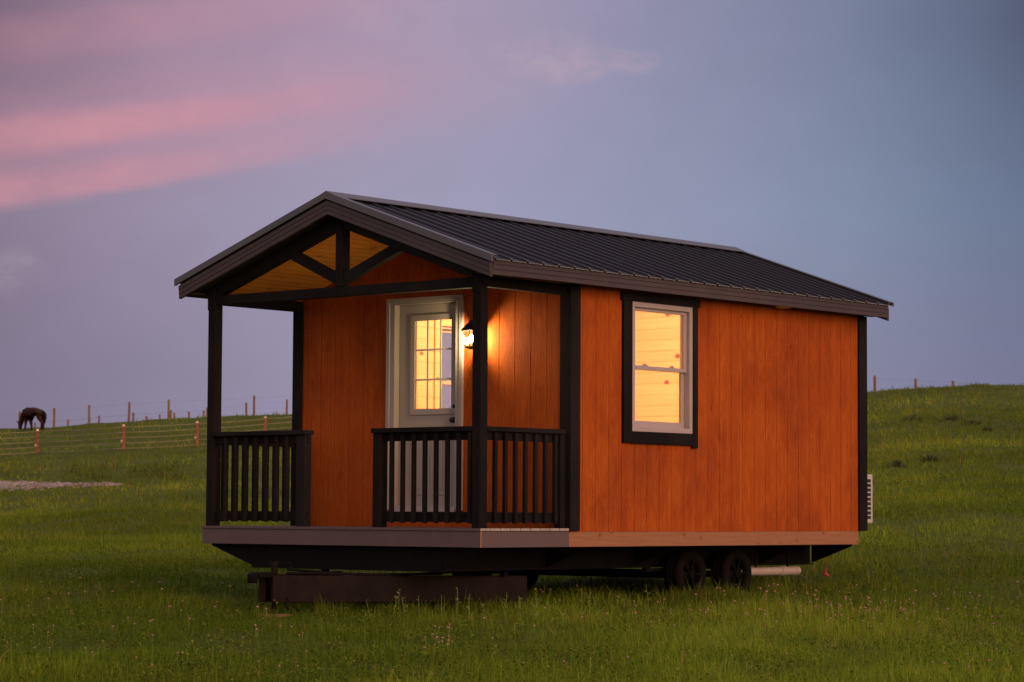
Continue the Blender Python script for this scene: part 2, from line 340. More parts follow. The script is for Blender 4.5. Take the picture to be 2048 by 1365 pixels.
# ------------------------------------------------------------------ grass
def grass(name,N,Dmin,Dmax,h0,w0,label,seg2=True,ang=.225,colf=1,mask=None,power=2.,hscale=0.):
    r=rng.random(N)
    inv=1/Dmin-(1/Dmin-1/Dmax)*r; D=1/inv          # area density falls with the square of distance
    u=rng.uniform(-ang,ang,N); px=1024+F*u
    X=CX+D*(Fh[0]+Rh[0]*u); Y=CY+D*(Fh[1]+Rh[1]*u)
    Z=terrain(X,Y)
    keep=np.ones(N,bool)
    ysc=YH(u)-(Z-CZ)/D*F
    e=(px<250)&(ysc>964+rng.normal(0,1.6,N))&(ysc<982-.03*np.maximum(px,0)+rng.normal(0,2.,N))&(D>50); keep&=~(e&(rng.random(N)<.72+.25*np.sin(X*1.1+Y*.7)))
    keep&=(np.hypot(X-(-1.80),Y-(-1.05))>.30)
    # clumping
    cl=np.sin(X*2.1+1.3*np.sin(Y*1.7))*np.sin(Y*2.3+1.1*np.sin(X*1.3)); cl2=np.sin(X*.61+Y*.37)+np.sin(X*.23-Y*.71+2)+.7*np.sin(X*1.9-Y*.8); 
    keep&=rng.random(N)<(.72+.28*cl)
    if mask is not None: keep&=mask(px,ysc,D,N)
    X,Y,Z,D,cl,cl2,px,ysc=[a[keep] for a in (X,Y,Z,D,cl,cl2,px,ysc)]; N=len(X)
    s=np.maximum(1,(D/26)**hscale) if hscale else 1
    H=h0*rng.lognormal(0,.33,N)*(1+.3*cl)*(1+.13*cl2)*s; W=w0*rng.uniform(.6,1.4,N)*np.maximum(1,D/24)
    th=rng.uniform(0,2*math.pi,N); la=rng.uniform(0,2*math.pi,N); ln=np.abs(rng.normal(0,.55,N))*H
    ax,ay=np.cos(th)*W/2,np.sin(th)*W/2; dx,dy=np.cos(la)*ln,np.sin(la)*ln; zb=Z-.015
    if seg2:
        V=np.stack([np.stack([X-ax,Y-ay,zb],-1),np.stack([X+ax,Y+ay,zb],-1),
            np.stack([X+ax*.8+dx*.35,Y+ay*.8+dy*.35,zb+H*.55],-1),np.stack([X-ax*.8+dx*.35,Y-ay*.8+dy*.35,zb+H*.55],-1),
            np.stack([X+dx,Y+dy,zb+H*.97-ln*.25],-1)],1)
        k=5; base=np.arange(N)[:,None]*k
        loops=np.concatenate([base+[0,1,2,3],base+[3,2,4]],1).reshape(-1); tot=np.tile([4,3],N)
    else:
        V=np.stack([np.stack([X-ax,Y-ay,zb],-1),np.stack([X+ax,Y+ay,zb],-1),np.stack([X+dx,Y+dy,zb+H],-1)],1)
        k=3; base=np.arange(N)[:,None]*k; loops=(base+[0,1,2]).reshape(-1); tot=np.full(N,3)
    me=bpy.data.meshes.new(name); me.vertices.add(N*k); me.vertices.foreach_set('co',V.reshape(-1).astype(np.float32))
    me.loops.add(len(loops)); me.loops.foreach_set('vertex_index',loops.astype(np.int32))
    me.polygons.add(len(tot)); st=np.concatenate([[0],np.cumsum(tot)[:-1]]); me.polygons.foreach_set('loop_start',st.astype(np.int32)); me.polygons.foreach_set('loop_total',tot.astype(np.int32))
    me.update(calc_edges=True)
    # natural colour of each blade: green, lime, olive or straw, in patches
    g=np.array([.088,.145,.014]); lime=np.array([.155,.205,.022]); straw=np.array([.21,.17,.045]); dk=np.array([.045,.080,.010])
    big=np.sin(X*.31+1.2*np.sin(Y*.23))*np.cos(Y*.27+X*.11); a=np.clip(.5+.22*cl2+.3*big+rng.normal(0,.22,N),0,1)[:,None]; C=g*(1-a)+lime*a
    b=np.clip(.45-.5*cl+rng.normal(0,.3,N),0,1)[:,None]*.45; C=C*(1-b)+dk*b
    ps=.03+.05*np.clip(cl2,0,2)+.04*np.clip((D-40)/40,0,1)*(np.sin(X*.19+Y*.4)>0.1)
    sm=rng.random(N)<ps; C[sm]=straw*rng.uniform(.7,1.15,(sm.sum(),1))
    C=C*rng.uniform(.75,1.3,(N,1))*colf*(1+.27*big)[:,None]*(np.array([1.24,1.22,1.10])+np.clip((D-36)/30,0,1)[:,None]*np.array([.12,.0,.04]))
    ca=me.color_attributes.new('tint','FLOAT_COLOR','POINT'); CC=np.ones((N,k,4),np.float32); CC[:,:,:3]=C[:,None,:]
    ca.data.foreach_set('color',CC.reshape(-1)); me.materials.append(M['blade'])
    o=bpy.data.objects.new(name,me); COL.objects.link(o); return tag(o,label,'grass',kind='stuff')
grass('meadow_grass',360000,14.5,46,.085,.0058,'short green grass growing around the trailer cabin')
grass('hillside_grass',260000,44,158,.085,.0095,'olive green grass over the rising hillside',seg2=False,hscale=.2)
grass('tall_weeds',60000,60,125,.34,.010,'dark taller weeds in a band above the gravel strip',seg2=False,colf=np.array([.62,.6,.7]),
      mask=lambda px,y,D,N:(px<430)&(y>935)&(y<962)&(np.sin(px*.045+np.sin(y*.3))+rng.normal(0,.35,N)>.0))
def leaflets(N,Dmin,Dmax,size):
    inv=1/Dmin-(1/Dmin-1/Dmax)*rng.random(N); D=1/inv; u=rng.uniform(-.225,.225,N)
    X=CX+D*(Fh[0]+Rh[0]*u); Y=CY+D*(Fh[1]+Rh[1]*u)
    cl=np.sin(X*1.1+1.9*np.sin(Y*.7))*np.sin(Y*1.6+.8*np.sin(X*.9))+.5*np.sin(X*4.1+Y*2.3)
    k=rng.random(N)<np.clip(.35+.5*cl,.04,1); X,Y,D,cl=X[k],Y[k],D[k],cl[k]; N=len(X); Z=terrain(X,Y)+rng.uniform(.02,.085,N)*(1+.2*cl)
    s=size*rng.uniform(.6,1.3,N)*np.maximum(1,D/24); th=rng.uniform(0,2*math.pi,N); tl=rng.uniform(-.7,.7,N); t2=rng.uniform(-.5,.5,N)
    a=np.stack([np.cos(th),np.sin(th),tl],-1)*s[:,None]; b=np.stack([-np.sin(th),np.cos(th),t2],-1)*s[:,None]*.62; P=np.stack([X,Y,Z],-1)
    V=np.stack([P-a,P-b,P+a,P+b],1)
    me=bpy.data.meshes.new('clover_leaves'); me.vertices.add(N*4); me.vertices.foreach_set('co',V.reshape(-1).astype(np.float32))
    me.loops.add(N*4); me.loops.foreach_set('vertex_index',np.arange(N*4,dtype=np.int32)); me.polygons.add(N)
    me.polygons.foreach_set('loop_start',(np.arange(N)*4).astype(np.int32)); me.polygons.foreach_set('loop_total',np.full(N,4,np.int32)); me.update(calc_edges=True)
    C=np.array([.080,.135,.016])*rng.uniform(.55,1.5,(N,1)); yl=rng.random(N)<.12; C[yl]=np.array([.22,.19,.03])
    ca=me.color_attributes.new('tint','FLOAT_COLOR','POINT'); CC=np.ones((N,4,4),np.float32); CC[:,:,:3]=C[:,None,:]; ca.data.foreach_set('color',CC.reshape(-1)); me.materials.append(M['blade'])
    o=bpy.data.objects.new('clover_leaves',me); COL.objects.link(o); tag(o,'low clover leaves growing among the short grass','clover leaves',kind='stuff')
leaflets(190000,14.5,60,.011)
def rosettes(n):
    mb=MB()
    for _ in range(n):
        D=1/(1/15-(1/15-1/40)*random.random()); px=random.uniform(-150,2200); x,y=at(px,D); z=float(terrain(x,y)); h=random.choice((.05,.07,.10,.16)); k=random.randint(7,16)
        for i in range(k):
            a=random.uniform(0,6.28); r=random.uniform(0,.05); L=random.uniform(.018,.042); b=Vector((x+r*math.cos(a),y+r*math.sin(a),z+h*random.uniform(.2,1)))
            a+=random.uniform(-.6,.6); d=Vector((math.cos(a),math.sin(a),random.uniform(-.1,.7))).normalized(); q=d.cross(Vector((0,0,1))).normalized()*L*.3
            mb.add([b,b+d*L*.5+q,b+d*L,b+d*L*.5-q],[(0,1,2,3)])
    tag(mb.build('broadleaf_weeds',M['weed_mid'],fix=False),'small broad leaved weeds mixed into the meadow grass','meadow weeds',kind='stuff')
rosettes(1100)
# ------------------------------------------------------------------ clover
def clover():
    mb=MB(); st=MB(); spots=[]
    for _ in range(105): spots.append((random.gauss(1730,150),random.gauss(1228,20)))
    for _ in range(34): spots.append((random.uniform(1080,1560),random.uniform(1180,1250)))
    for _ in range(55): spots.append((random.uniform(-40,620),random.uniform(1150,1360)))
    for _ in range(40): spots.append((random.uniform(600,2080),random.uniform(1240,1365)))
    for _ in range(14): spots.append((random.gauss(880,22),random.gauss(1292,12)))
    for px,py in spots:
        py=min(max(py,1165),1400); D=solveD(px,py+12,14,60); x,y=at(px,D); z=float(terrain(x,y)); h=random.uniform(.10,.15); r=random.uniform(.0075,.0115)*max(.8,D/22)
        lx,ly=random.uniform(-.02,.02),random.uniform(-.02,.02)
        c=Vector((x+lx,y+ly,z+h)); n=7; prof=[(0,-r*.5),(r*.8,-r*.35),(r*1.1,0),(r*.75,r*.35),(0,r*.6)]
        mb.lathe(c,[(a*random.uniform(.88,1.1),b) for a,b in prof],n=n)
        st.tube([(x,y,z-.01),(x+lx*.5,y+ly*.5,z+h*.6),tuple(c)],.0012,3)
    o=mb.build('clover_flowers',M['clover'],smooth=True); tag(o,'tiny pink clover heads scattered through the grass','clover flowers',kind='stuff')
    st.build('clover_stems',M['weed'],o)
clover()
# ------------------------------------------------------------------ weeds by the tongue
def weed(px,top,base,label,group,dark=False,bush=1.):
    D=solveD(px,base,18,60); x,y=at(px,D); z=float(terrain(x,y)); h=max(.1,float(zpix(px,D,top))-z)
    mb=MB(); lean=Vector((random.uniform(-.05,.05),random.uniform(-.03,.03),0))
    P=[Vector((x,y,z-.02))+lean*t+Vector((0,0,h*t)) for t in (0,.35,.7,1)]
    mb.tube(P,[.0045,.004,.003,.002],5)
    for i in range(int(13*bush)):
        t=random.uniform(.12,.95); b=Vector((x,y,z))+lean*t+Vector((0,0,h*t)); a=random.uniform(0,6.28); L=random.uniform(.035,.07)*(1.2-t*.6)
        d=Vector((math.cos(a),math.sin(a),random.uniform(.3,.9))).normalized(); s=d.cross(Vector((0,0,1))).normalized()*L*.26
        m_=b+d*L*.5; e=b+d*L+Vector((0,0,-.1*L)); mb.add([b,m_+s,e,m_-s],[(0,1,2,3)])
    o=mb.build('tall_weed',M['weed_dark' if dark else 'weed'],fix=False); tag(o,label,'weed',group)
for i,(px,top,b) in enumerate([(748,1196,6),(788,1190,14),(800,1173,20),(815,1190,14),(843,1187,12),(886,1186,5),(916,1173,8),(941,1184,8),(965,1197,6),(1011,1181,9),(1046,1186,8),(1077,1176,8),(1166,1172,7),(1181,1172,7),(1302,1166,7),(1246,1183,6)]):
    weed(px,top,1244 if px<1100 else 1228,'thin leafy green weed standing above the grass along the trailer frame','tall weeds along the trailer',bush=b/9)
def tuft(px,py,h,wd,label):
    D=solveD(px,py,60,150); x,y=at(px,D); z=float(terrain(x,y)); mb=MB().lathe((x,y,z),[(wd*.9,-.05),(wd*.5,.015),(0,.03)],n=9)
    for i in range(110):
        a=random.uniform(0,6.28); r=abs(random.gauss(0,wd*.45)); bx,by=x+math.cos(a)*r,y+math.sin(a)*r; hh=h*random.uniform(.3,1)*max(.25,1-r/wd*.6); th=random.uniform(0,6.28); w=.035
        zz=z; dx,dy=random.gauss(0,.12),random.gauss(0,.12)
        mb.add([(bx-math.cos(th)*w,by-math.sin(th)*w,zz-.05),(bx+math.cos(th)*w,by+math.sin(th)*w,zz-.05),(bx+dx,by+dy,zz+hh)],[(0,1,2)])
    tag(mb.build('weed_clump',M['weed_dark'],fix=False),label,'weed clump','dark weed clumps on the hillside')
for px,py,h,w,l in [(1828,843,.35,.5,'wide dark weed clump on the hillside, upper left of the group'),(1908,842,.35,.42,'round dark weed clump high on the hill, second from the left'),
     (1945,849,.25,.35,'small dark weed clump on the hill right of the round one'),(1975,863,.22,.25,'smallest dark weed clump near the right edge of the hill'),
     (1796,937,.3,.3,'dark weed clump low on the hill just beyond the cabin'),(1864,925,.3,.3,'upright dark weed clump low on the hill, right of the cabin')]:
    tuft(px,py,h,w,l)
# ------------------------------------------------------------------ fences
def near_fence():
    base=[(-130,918),(76,909),(248,901),(395,894),(531,884),(655,872)]
    pts=[]
    for px,y in base:
        D=solveD(px,y,80,158); x,yy=at(px,D); pts.append((x,yy,float(terrain(x,yy)),D))
    root=empty('tape_fence',pts[1][:3],'long pasture fence of pale tapes on short red-brown posts below the grazing horse','fence')
    H=1.17
    for x,y,z,D in pts:
        mb=MB().tube([(x,y,z-.3),(x,y,z+H)],[.085,.08],10); p=mb.build('fence_post',M['post_red'],root,smooth=False)
        MB().tube([(x,y,z+H),(x,y,z+H+.05),(x,y,z+H+.09)],[.082,.075,.03],10).build('post_cap',M['cap'],p)
        ins=MB().box(x-.03,x+.03,y-.14,y-.085,z+.40,z+.50); ins.build('insulator',M['cap'],p)
    for k in range(5):
        mb=MB()
        for a,b in zip(pts[:-1],pts[1:]):
            q=[]
            for i in range(9):
                t=i/8; q.append((a[0]+(b[0]-a[0])*t-.07*Fh[0],a[1]+(b[1]-a[1])*t-.09*Fh[1],(a[2]+(b[2]-a[2])*t)+.08+k*.262-.05*math.sin(math.pi*t)*.6))
            mb.tube(q,.021,5)
        mb.build('fence_tape',M['tape'],root,smooth=True)
near_fence()
def row(name,label,posts,D0,r=.075,wire=True):
    P=[]
    for px,top,dd in posts:
        D=D0+dd; x,y=at(px,D); P.append((x,y,float(terrain(x,y)),float(zpix(px,D,top))))
    root=empty(name,P[0][:3],label,'fence')
    for x,y,z,t in P:
        lx,ly=random.uniform(-.05,.05),random.uniform(-.03,.03)
        t=max(t,z+.4)
        MB().tube([(x,y,z-.4),(x+lx*.5,y+ly*.5,(z+t)/2),(x+lx,y+ly,t)],[r*1.1,r,r*.92],9).build('fence_post',M['post_wood'],root)
    if wire:
        for k in (.45,.9):
            mb=MB()
            for a,b in zip(P[:-1],P[1:]): mb.tube([(a[0],a[1],a[2]+(a[3]-a[2])*k),(b[0],b[1],b[2]+(b[3]-b[2])*k)],.0025,4)
            mb.build('fence_wire',M['steel'],root)
row('wooden_fence','old wooden fence with the tallest posts on the crest of the left hill',[(-38,829,9),(39,824,8),(109,817,6),(179.5,811,5),(258,805,4),(338,800,3),(423,796,2),(508.5,792,1),(600,787,0)],161)
row('wooden_fence','wooden fence whose shorter posts show just behind the tallest row on the left crest',[(72,846,6),(136,840,5),(199,832,4),(268,826,3),(342,821,2),(414,816,1),(493.5,806,0),(574,800,-2)],176)
row('wooden_fence','farthest fence of closely spaced stubby posts on the left crest',[(268,836,4),(294,833,3),(321,830,2),(350,827,2),(379,824,1),(407,822,0),(436,819,0)],205,.085)
row('wooden_fence','wooden fence whose post tops show over the hill right of the cabin',[(1672,746,-3),(1751,752,0),(1834,758,2),(1908,762.5,5),(1975,768,8)],148,.08)
# ------------------------------------------------------------------ horse
def horse():
    px=69; D=solveD(px,862,110,158); x,y=at(px,D); z=float(terrain(x,y))
    root=empty('horse',(x,y,z),'dark bay horse grazing head-down on the crest of the left hill','horse')
    V=[(-.50,0,1.24,.36),(-.05,0,1.09,.31),(.42,0,1.15,.36),(.74,0,.98,.24),(.94,0,.70,.165),(1.06,0,.44,.145),(1.10,0,.28,.12),(1.08,0,.16,.085),(1.05,0,.06,.07)]
    Ed=[(i,i+1) for i in range(8)]
    def chain(root_i,pts):
        p=root_i
        for q in pts: V.append(q); Ed.append((p,len(V)-1)); p=len(V)-1
    for s,dx in ((1,-.10),(-1,.12)):
        chain(0,[(-.58,.16*s,.92,.24),(-.50+dx*.4,.17*s,.72,.165),(-.70+dx,.17*s,.46,.085),(-.66+dx,.17*s,.14,.06),(-.61+dx,.17*s,.03,.075)])
    for s,dx in ((1,.10),(-1,-.14)):
        chain(2,[(.46,.14*s,.82,.19),(.46+dx*.5,.14*s,.46,.085),(.46+dx,.14*s,.13,.055),(.50+dx,.14*s,.03,.075)])
    me=bpy.data.meshes.new('body'); me.from_pydata([v[:3] for v in V],Ed,[]); me.materials.append(M['horse'])
    o=bpy.data.objects.new('body',me); COL.objects.link(o); o.parent=root
    sk=o.modifiers.new('skin','SKIN')
    for i,v in enumerate(V): me.skin_vertices[0].data[i].radius=(v[3],v[3])
    me.skin_vertices[0].data[0].use_root=True
    sk.use_smooth_shade=True; ss=o.modifiers.new('sub','SUBSURF'); ss.levels=2; ss.render_levels=2
    def child(name,mb,m):
        c=mb.build(name,m,smooth=True); c.parent=root
    child('tail',MB().tube([(-.70,0,1.04),(-.84,0,.92),(-.88,0,.70),(-.82,0,.36)],[.07,.085,.085,.03],8),M['horse_black'])
    child('mane',MB().tube([(.52,0,1.30),(.84,0,1.14),(1.03,0,.82),(1.14,0,.56),(1.16,0,.42)],[.03,.07,.07,.06,.02],6),M['horse_black'])
    for s in (1,-1): child('ear',MB().tube([(1.16,.06*s,.42),(1.24,.09*s,.50),(1.28,.1*s,.58)],[.035,.03,.008],6),M['horse_black'])
    fw=-Rh*math.cos(math.radians(36))+Fh*math.sin(math.radians(36)); root.rotation_euler=(0,0,math.atan2(fw[1],fw[0])); root.scale=(1.06,1.06,1.06)
horse()
# ------------------------------------------------------------------ cabin
W=3.716; XC=-W/2; LP=1.292; LW=6.42; S=.3437
cab=empty('porch_cabin',(XC,3.2,-.75),'orange stained porch cabin with black trim standing on its trailer frame in the meadow','cabin')
def line(base,x): return base-S*abs(x-XC)
# --- deck
mb=MB()
n=9
for i in range(n):
    y0=-.012+i*(LP-.02+.012)/n; y1=-.012+(i+1)*(LP-.02+.012)/n-.006
    mb.box(-W-.012,.012,y0,y1,-.024,0)
deck=mb.build('deck_boards',M['deck'],cab,bevel=.002)
deck.data.materials.append(M['board_end'])
for p in deck.data.polygons:
    if p.normal.x>.9: p.material_index=1
fr=MB().box(-W+.0,-.03,.0,.03,-.176,-.026).box(-.03,0,.0,LP-.012,-.176,-.026).box(-W,-W+.03,.031,LP,-.176,-.026)
deckf=fr.build('deck_fascia',M['deck'],cab,bevel=.002)
MB().box(-.002,.004,-.004,.012,-.176,-.026).build('corner_strip',M['rim'],deckf)
MB().box(-W+.05,-.04,LP,6.287,-.175,-.034).box(-.04,0,LP-.011,6.287,-.176,-.034).build('rim_board',M['rim'],cab,bevel=.002)
# --- grooved siding
def grooved(mb,a0,a1,zlo,zhi,mapf,holes=(),pitch=.203,gw=.008,gd=.004,phase=0.):
    cuts={a0,a1}; k=math.ceil((a0-phase)/pitch); gro=[]
    while phase+k*pitch<a1-gw:
        g=phase+k*pitch
        if g>a0+.02: gro.append(g); cuts|={g-gw/2,g+gw/2}
        k+=1
    for h in holes: cuts|={h[0],h[1]}
    pk=XC
    if zhi(a0)!=zhi(a1) or zhi((a0+a1)/2)!=zhi(a0):
        if a0<pk<a1: cuts.add(pk)
    cs=sorted(cuts)
    for a,b in zip(cs[:-1],cs[1:]):
        if b-a<1e-5: continue
        m=(a+b)/2; ing=any(abs(m-g)<gw/2+1e-6 for g in gro); d=-gd if ing else 0
        ivs=[(lambda q:zlo,lambda q:zhi(q))]
        for h in holes:
            if h[0]-1e-6<m<h[1]+1e-6: ivs=[(lambda q:zlo,lambda q,h=h:h[2]),(lambda q,h=h:h[3],lambda q:zhi(q))]
        for lo,hi in ivs:
            q=[mapf(a,d,lo(a)),mapf(b,d,lo(b)),mapf(b,d,hi(b)),mapf(a,d,hi(a))]; mb.add(q,[(0,1,2,3)])
            if ing:
                for e in (a,b): mb.add([mapf(e,d,lo(e)),mapf(e,0,lo(e)),mapf(e,0,hi(e)),mapf(e,d,hi(e))],[(0,1,2,3)])
WY0,WY1,WZ0,WZ1=2.221,3.217,.95,2.229
side=MB(); grooved(side,LP+.01,LW,-.032,lambda a:2.345,lambda a,d,z:(-.004+d,a,z),[(WY0+.01,WY1-.01,WZ0+.01,WZ1-.01)],phase=.06)
side.build('side_siding',M['siding'],cab,fix=False)
LY0,LY1=3.40,4.30
left=MB(); grooved(left,LP+.01,LW,-.032,lambda a:2.345,lambda a,d,z:(-W+.004-d,a,z),[(LY0+.01,LY1-.01,WZ0+.01,WZ1-.01)],phase=.06)
left.build('side_siding',M['siding'],cab,fix=False)
DX0,DX1,DZ0,DZ1=-2.278,-1.463,.204,2.234
fs=MB(); grooved(fs,-W+.004,-.004,.0,lambda x:line(2.99,x),lambda a,d,z:(a,LP-d,z),[(DX0-.05,DX1+.05,.15,DZ1+.03)],phase=.113)
fs.build('front_siding',M['siding'],cab,fix=False)
bs=MB(); grooved(bs,-W+.004,-.004,-.032,lambda x:line(3.0,x),lambda a,d,z:(a,LW+d,z),[],phase=.1)
bs.build('rear_siding',M['siding'],cab,fix=False)
# --- interior shell
iw=MB()
def wall_with_hole(mb,ax,c0,c1,a0,a1,z0,z1,h):
    def bx(p,q,r,s_):
        if ax=='x': mb.box(c0,c1,p,q,r,s_)
        else: mb.box(p,q,c0,c1,r,s_)
    bx(a0,h[0],z0,z1); bx(h[1],a1,z0,z1); bx(h[0],h[1],z0,h[2]); bx(h[0],h[1],h[3],z1)
wall_with_hole(iw,'x',-.125,-.10,LP+.13,6.3,.17,2.36,(WY0+.02,WY1-.02,WZ0+.02,WZ1-.02))
wall_with_hole(iw,'x',-W+.10,-W+.125,LP+.13,6.3,.17,2.36,(LY0+.02,LY1-.02,WZ0+.02,WZ1-.02))
wall_with_hole(iw,'y',LP+.105,LP+.13,-W+.10,-.10,.17,2.36,(DX0,DX1,.171,DZ1))
ir=MB().prism([(-W+.1,.17),(-.1,.17),(-.1,2.36),(XC,2.97),(-W+.1,2.36)],6.30,6.32,'y'); ir.build('interior_wall',M['inner_rear'],cab)
iw.prism([(-W+.1,2.361),(-.1,2.361),(XC,2.97)],LP+.105,LP+.13,'y')
inner=iw.build('interior_wall',M['inner'],cab)
MB().box(-W+.1,-.1,LP+.02,6.32,.14,.17).build('interior_floor',M['inner'],cab)
MB().prism([(-W+.1,2.362),(XC,2.975),(-.1,2.362),(-.1,2.38),(XC,2.993),(-W+.1,2.38)],LP+.105,6.32,'y').build('interior_ceiling',M['inner'],cab)
lm=MB().lathe((-1.86,3.9,2.88),[(0,0),(.13,.0),(.15,.02),(.15,.05)]); lm.build('ceiling_lamp',M['ceil_lamp'],cab,smooth=True)
# casings on the inside of the left window, seen through the door
ic=MB(); x0,x1=-W+.125,-W+.145
for a,b,c,d in ((LY0-.09,LY0+.02,WZ0-.08,WZ1+.08),(LY1-.02,LY1+.09,WZ0-.08,WZ1+.08)): ic.box(x0,x1,a,b,c,d)
ic.box(x0,x1,LY0+.02,LY1-.02,WZ1-.02,WZ1+.08).box(x0,x1+.02,LY0+.02,LY1-.02,WZ0-.08,WZ0+.02)
ic.build('inner_window_casing',M['inner'],cab,bevel=.002)
# --- windows
def window(Y0,Y1,out,x0,lab=None):
    # out=+1: outside is +X
    X=lambda v:x0+out*v
    def bx(mb,v0,v1,a,b,c,d): mb.box(min(X(v0),X(v1)),max(X(v0),X(v1)),a,b,c,d)
    fr=MB(); fw=.05
    for a,b,c,d in ((Y0,Y0+fw,WZ0,WZ1),(Y1-fw,Y1,WZ0,WZ1),(Y0+fw,Y1-fw,WZ1-fw,WZ1),(Y0+fw,Y1-fw,WZ0,WZ0+fw)): bx(fr,-.10,.022,a,b,c,d)
    f=fr.build('window',M['vinyl'],cab,bevel=.003)
    zm=1.585; a,b=Y0+fw,Y1-fw; sw=.05
    def sash(v0,v1,z0,z1,top,bot):
        mb=MB(); bx(mb,v0,v1,a,a+sw,z0,z1); bx(mb,v0,v1,b-sw,b,z0,z1); bx(mb,v0,v1,a+sw,b-sw,z1-top,z1); bx(mb,v0,v1,a+sw,b-sw,z0,z0+bot)
        o=mb.build('sash',M['vinyl'],f,bevel=.003)
        g=MB(); bx(g,(v0+v1)/2-.003,(v0+v1)/2+.003,a+sw,b-sw,z0+bot,z1-top); g.build('pane',M['glass'],f)
    sash(-.045,-.015,zm-.02,WZ1-fw,.035,.04); sash(-.078,-.048,WZ0+fw,zm+.02,.04,.06)
    for q in (.24,.74):
        lk=MB(); yc=a+(b-a)*q; bx(lk,-.04,-.018,yc-.035,yc+.035,zm+.02,zm+.032); bx(lk,-.036,-.022,yc-.015,yc+.02,zm+.032,zm+.044)
        lk.build('sash_lock',M['vinyl'],f,bevel=.003)
    tr=MB(); bx(tr,-.002,.030,Y0-.136,Y0+.0,.835,2.232); bx(tr,-.002,.030,Y1+.0,Y1+.085,.805,2.232); bx(tr,-.002,.027,Y0,Y1,.83,.95); bx(tr,-.002,.034,Y0-.16,Y1+.118,2.232,2.312)
    tr.build('window_trim',M['black_wood'],f,bevel=.003)
    return f
window(WY0,WY1,1,0); window(LY0,LY1,-1,-W)
# --- corner trims
def trim(*b): return MB().box(*b).build('corner_trim',M['black_wood'],cab,bevel=.003)
trim(-.115,.0,LP-.022,LP-.001,.0,2.33); trim(0,.024,LP-.022,1.419,-.024,2.33)
trim(-W,-W+.115,LP-.022,LP-.001,.0,2.33); trim(-W-.024,-W,LP-.022,1.419,-.024,2.33)
trim(.0,.024,6.285,LW+.02,-.028,2.33); trim(-W-.024,-W,6.285,LW+.02,-.028,2.33); trim(-.13,.0,LW+.001,LW+.02,-.028,2.33)
# --- door
drf=MB(); y=LP
drf.box(DX0-.113,DX0-.066,y-.032,y-.001,.166,DZ1+.068).box(DX1+.060,DX1+.105,y-.032,y-.001,.166,DZ1+.068).box(DX0-.066,DX1+.060,y-.032,y-.001,DZ1+.022,DZ1+.068)
drf.box(DX0-.066,DX0-.003,y-.020,y+.104,.166,DZ1+.022).box(DX1+.003,DX1+.060,y-.020,y+.104,.166,DZ1+.022).box(DX0-.003,DX1+.003,y-.020,y+.104,DZ1+.003,DZ1+.022)
dframe=drf.build('door_frame',M['door'],cab,bevel=.003)
MB().box(DX0-.003,DX1+.003,y-.035,y+.12,.150,.2036).build('threshold',M['vinyl'],dframe,bevel=.003)
GX0,GX1,GZ0,GZ1=-2.075,-1.545,1.165,2.085
y0,y1=LP+.05,LP+.09
ds=MB().box(DX0,GX0,y0,y1,DZ0,DZ1).box(GX1,DX1,y0,y1,DZ0,DZ1).box(GX0,GX1,y0,y1,GZ1,DZ1).box(GX0,GX1,y0,y1,DZ0,GZ0)
door=ds.build('door',M['door'],cab)
gf=MB(); o_=.045
for a,b,c,d in ((GX0-o_,GX0+.018,GZ0-o_,GZ1+o_),(GX1-.018,GX1+o_,GZ0-o_,GZ1+o_),(GX0+.018,GX1-.018,GZ1-.018,GZ1+o_),(GX0+.018,GX1-.018,GZ0-o_,GZ0+.018)): gf.box(a,b,y0-.014,y0-.001,c,d)
gf.build('glass_frame',M['door'],door,bevel=.004)
pn=MB()
for a,b in ((-2.11,-1.91),(-1.83,-1.63)):
    for c,d in ((.32,.93),):
        pn.box(a,b,y0-.008,y0-.001,c,c+.02).box(a,b,y0-.008,y0-.001,d-.02,d).box(a,a+.02,y0-.008,y0-.001,c+.02,d-.02).box(b-.02,b,y0-.008,y0-.001,c+.02,d-.02).box(a+.05,b-.05,y0-.006,y0-.001,c+.05,d-.05)
pn.build('panel_moulding',M['door'],door,bevel=.002)
MB().box(GX0,GX1,y0+.015,y0+.021,GZ0,GZ1).build('door_pane',M['glass'],door)
mu=MB()
for xx in (-1.896,-1.720): mu.box(xx-.010,xx+.010,y0+.002,y0+.012,GZ0+.018,GZ1-.018)
for zz in (1.475,1.775):
    e=[GX0+.018,-1.906,-1.886,-1.730,-1.710,GX1-.018]
    for i in (0,2,4): mu.box(e[i],e[i+1],y0+.002,y0+.012,zz-.010,zz+.010)
mu.build('muntins',M['muntin'],door)
MB().lathe((-1.525,y0,1.063),[(0,-.062),(.020,-.060),(.027,-.045),(.024,-.03),(.011,-.022),(.011,-.008),(.030,-.006),(.030,0)],'y',18).build('door_knob',M['knob'],door,smooth=True)
MB().lathe((-1.525,y0,1.20),[(0,-.018),(.020,-.016),(.026,-.004),(.026,0)],'y',18).build('deadbolt',M['knob'],door,smooth=True)
# --- porch posts, beams, truss
def wd(name,mb,par=cab,mt='black_wood',bv=.004): return mb.build(name,M[mt],par,bevel=bv)
ZB0,ZB1=2.222,2.318
PX=(-.132,-.028); PL=(-W+.025,-W+.129)
for a,b in (PX,PL):
    wd('porch_post',MB().box(a,b,.02,.124,.0,ZB0-.002))
def chevron(mb,b0,b1,y0,y1,x0,x1):
    mb.prism([(x0,line(b0,x0)),(XC,b0),(x1,line(b0,x1)),(x1,line(b1,x1)),(XC,b1),(x0,line(b1,x0))],y0,y1,'y')
wd('truss_beam',MB().box(-W+.02,-.024,.025,.115,ZB0,ZB1))
for a,b in (PX,PL): wd('post_block',MB().box(a-.004,b+.004,.012,.024,ZB0-.05,ZB1+.07))
for x0,x1 in ((-.115,-.03),(-W+.03,-W+.115)): wd('side_beam',MB().box(x0,x1,.125,LP-.024,ZB0+.008,2.335))
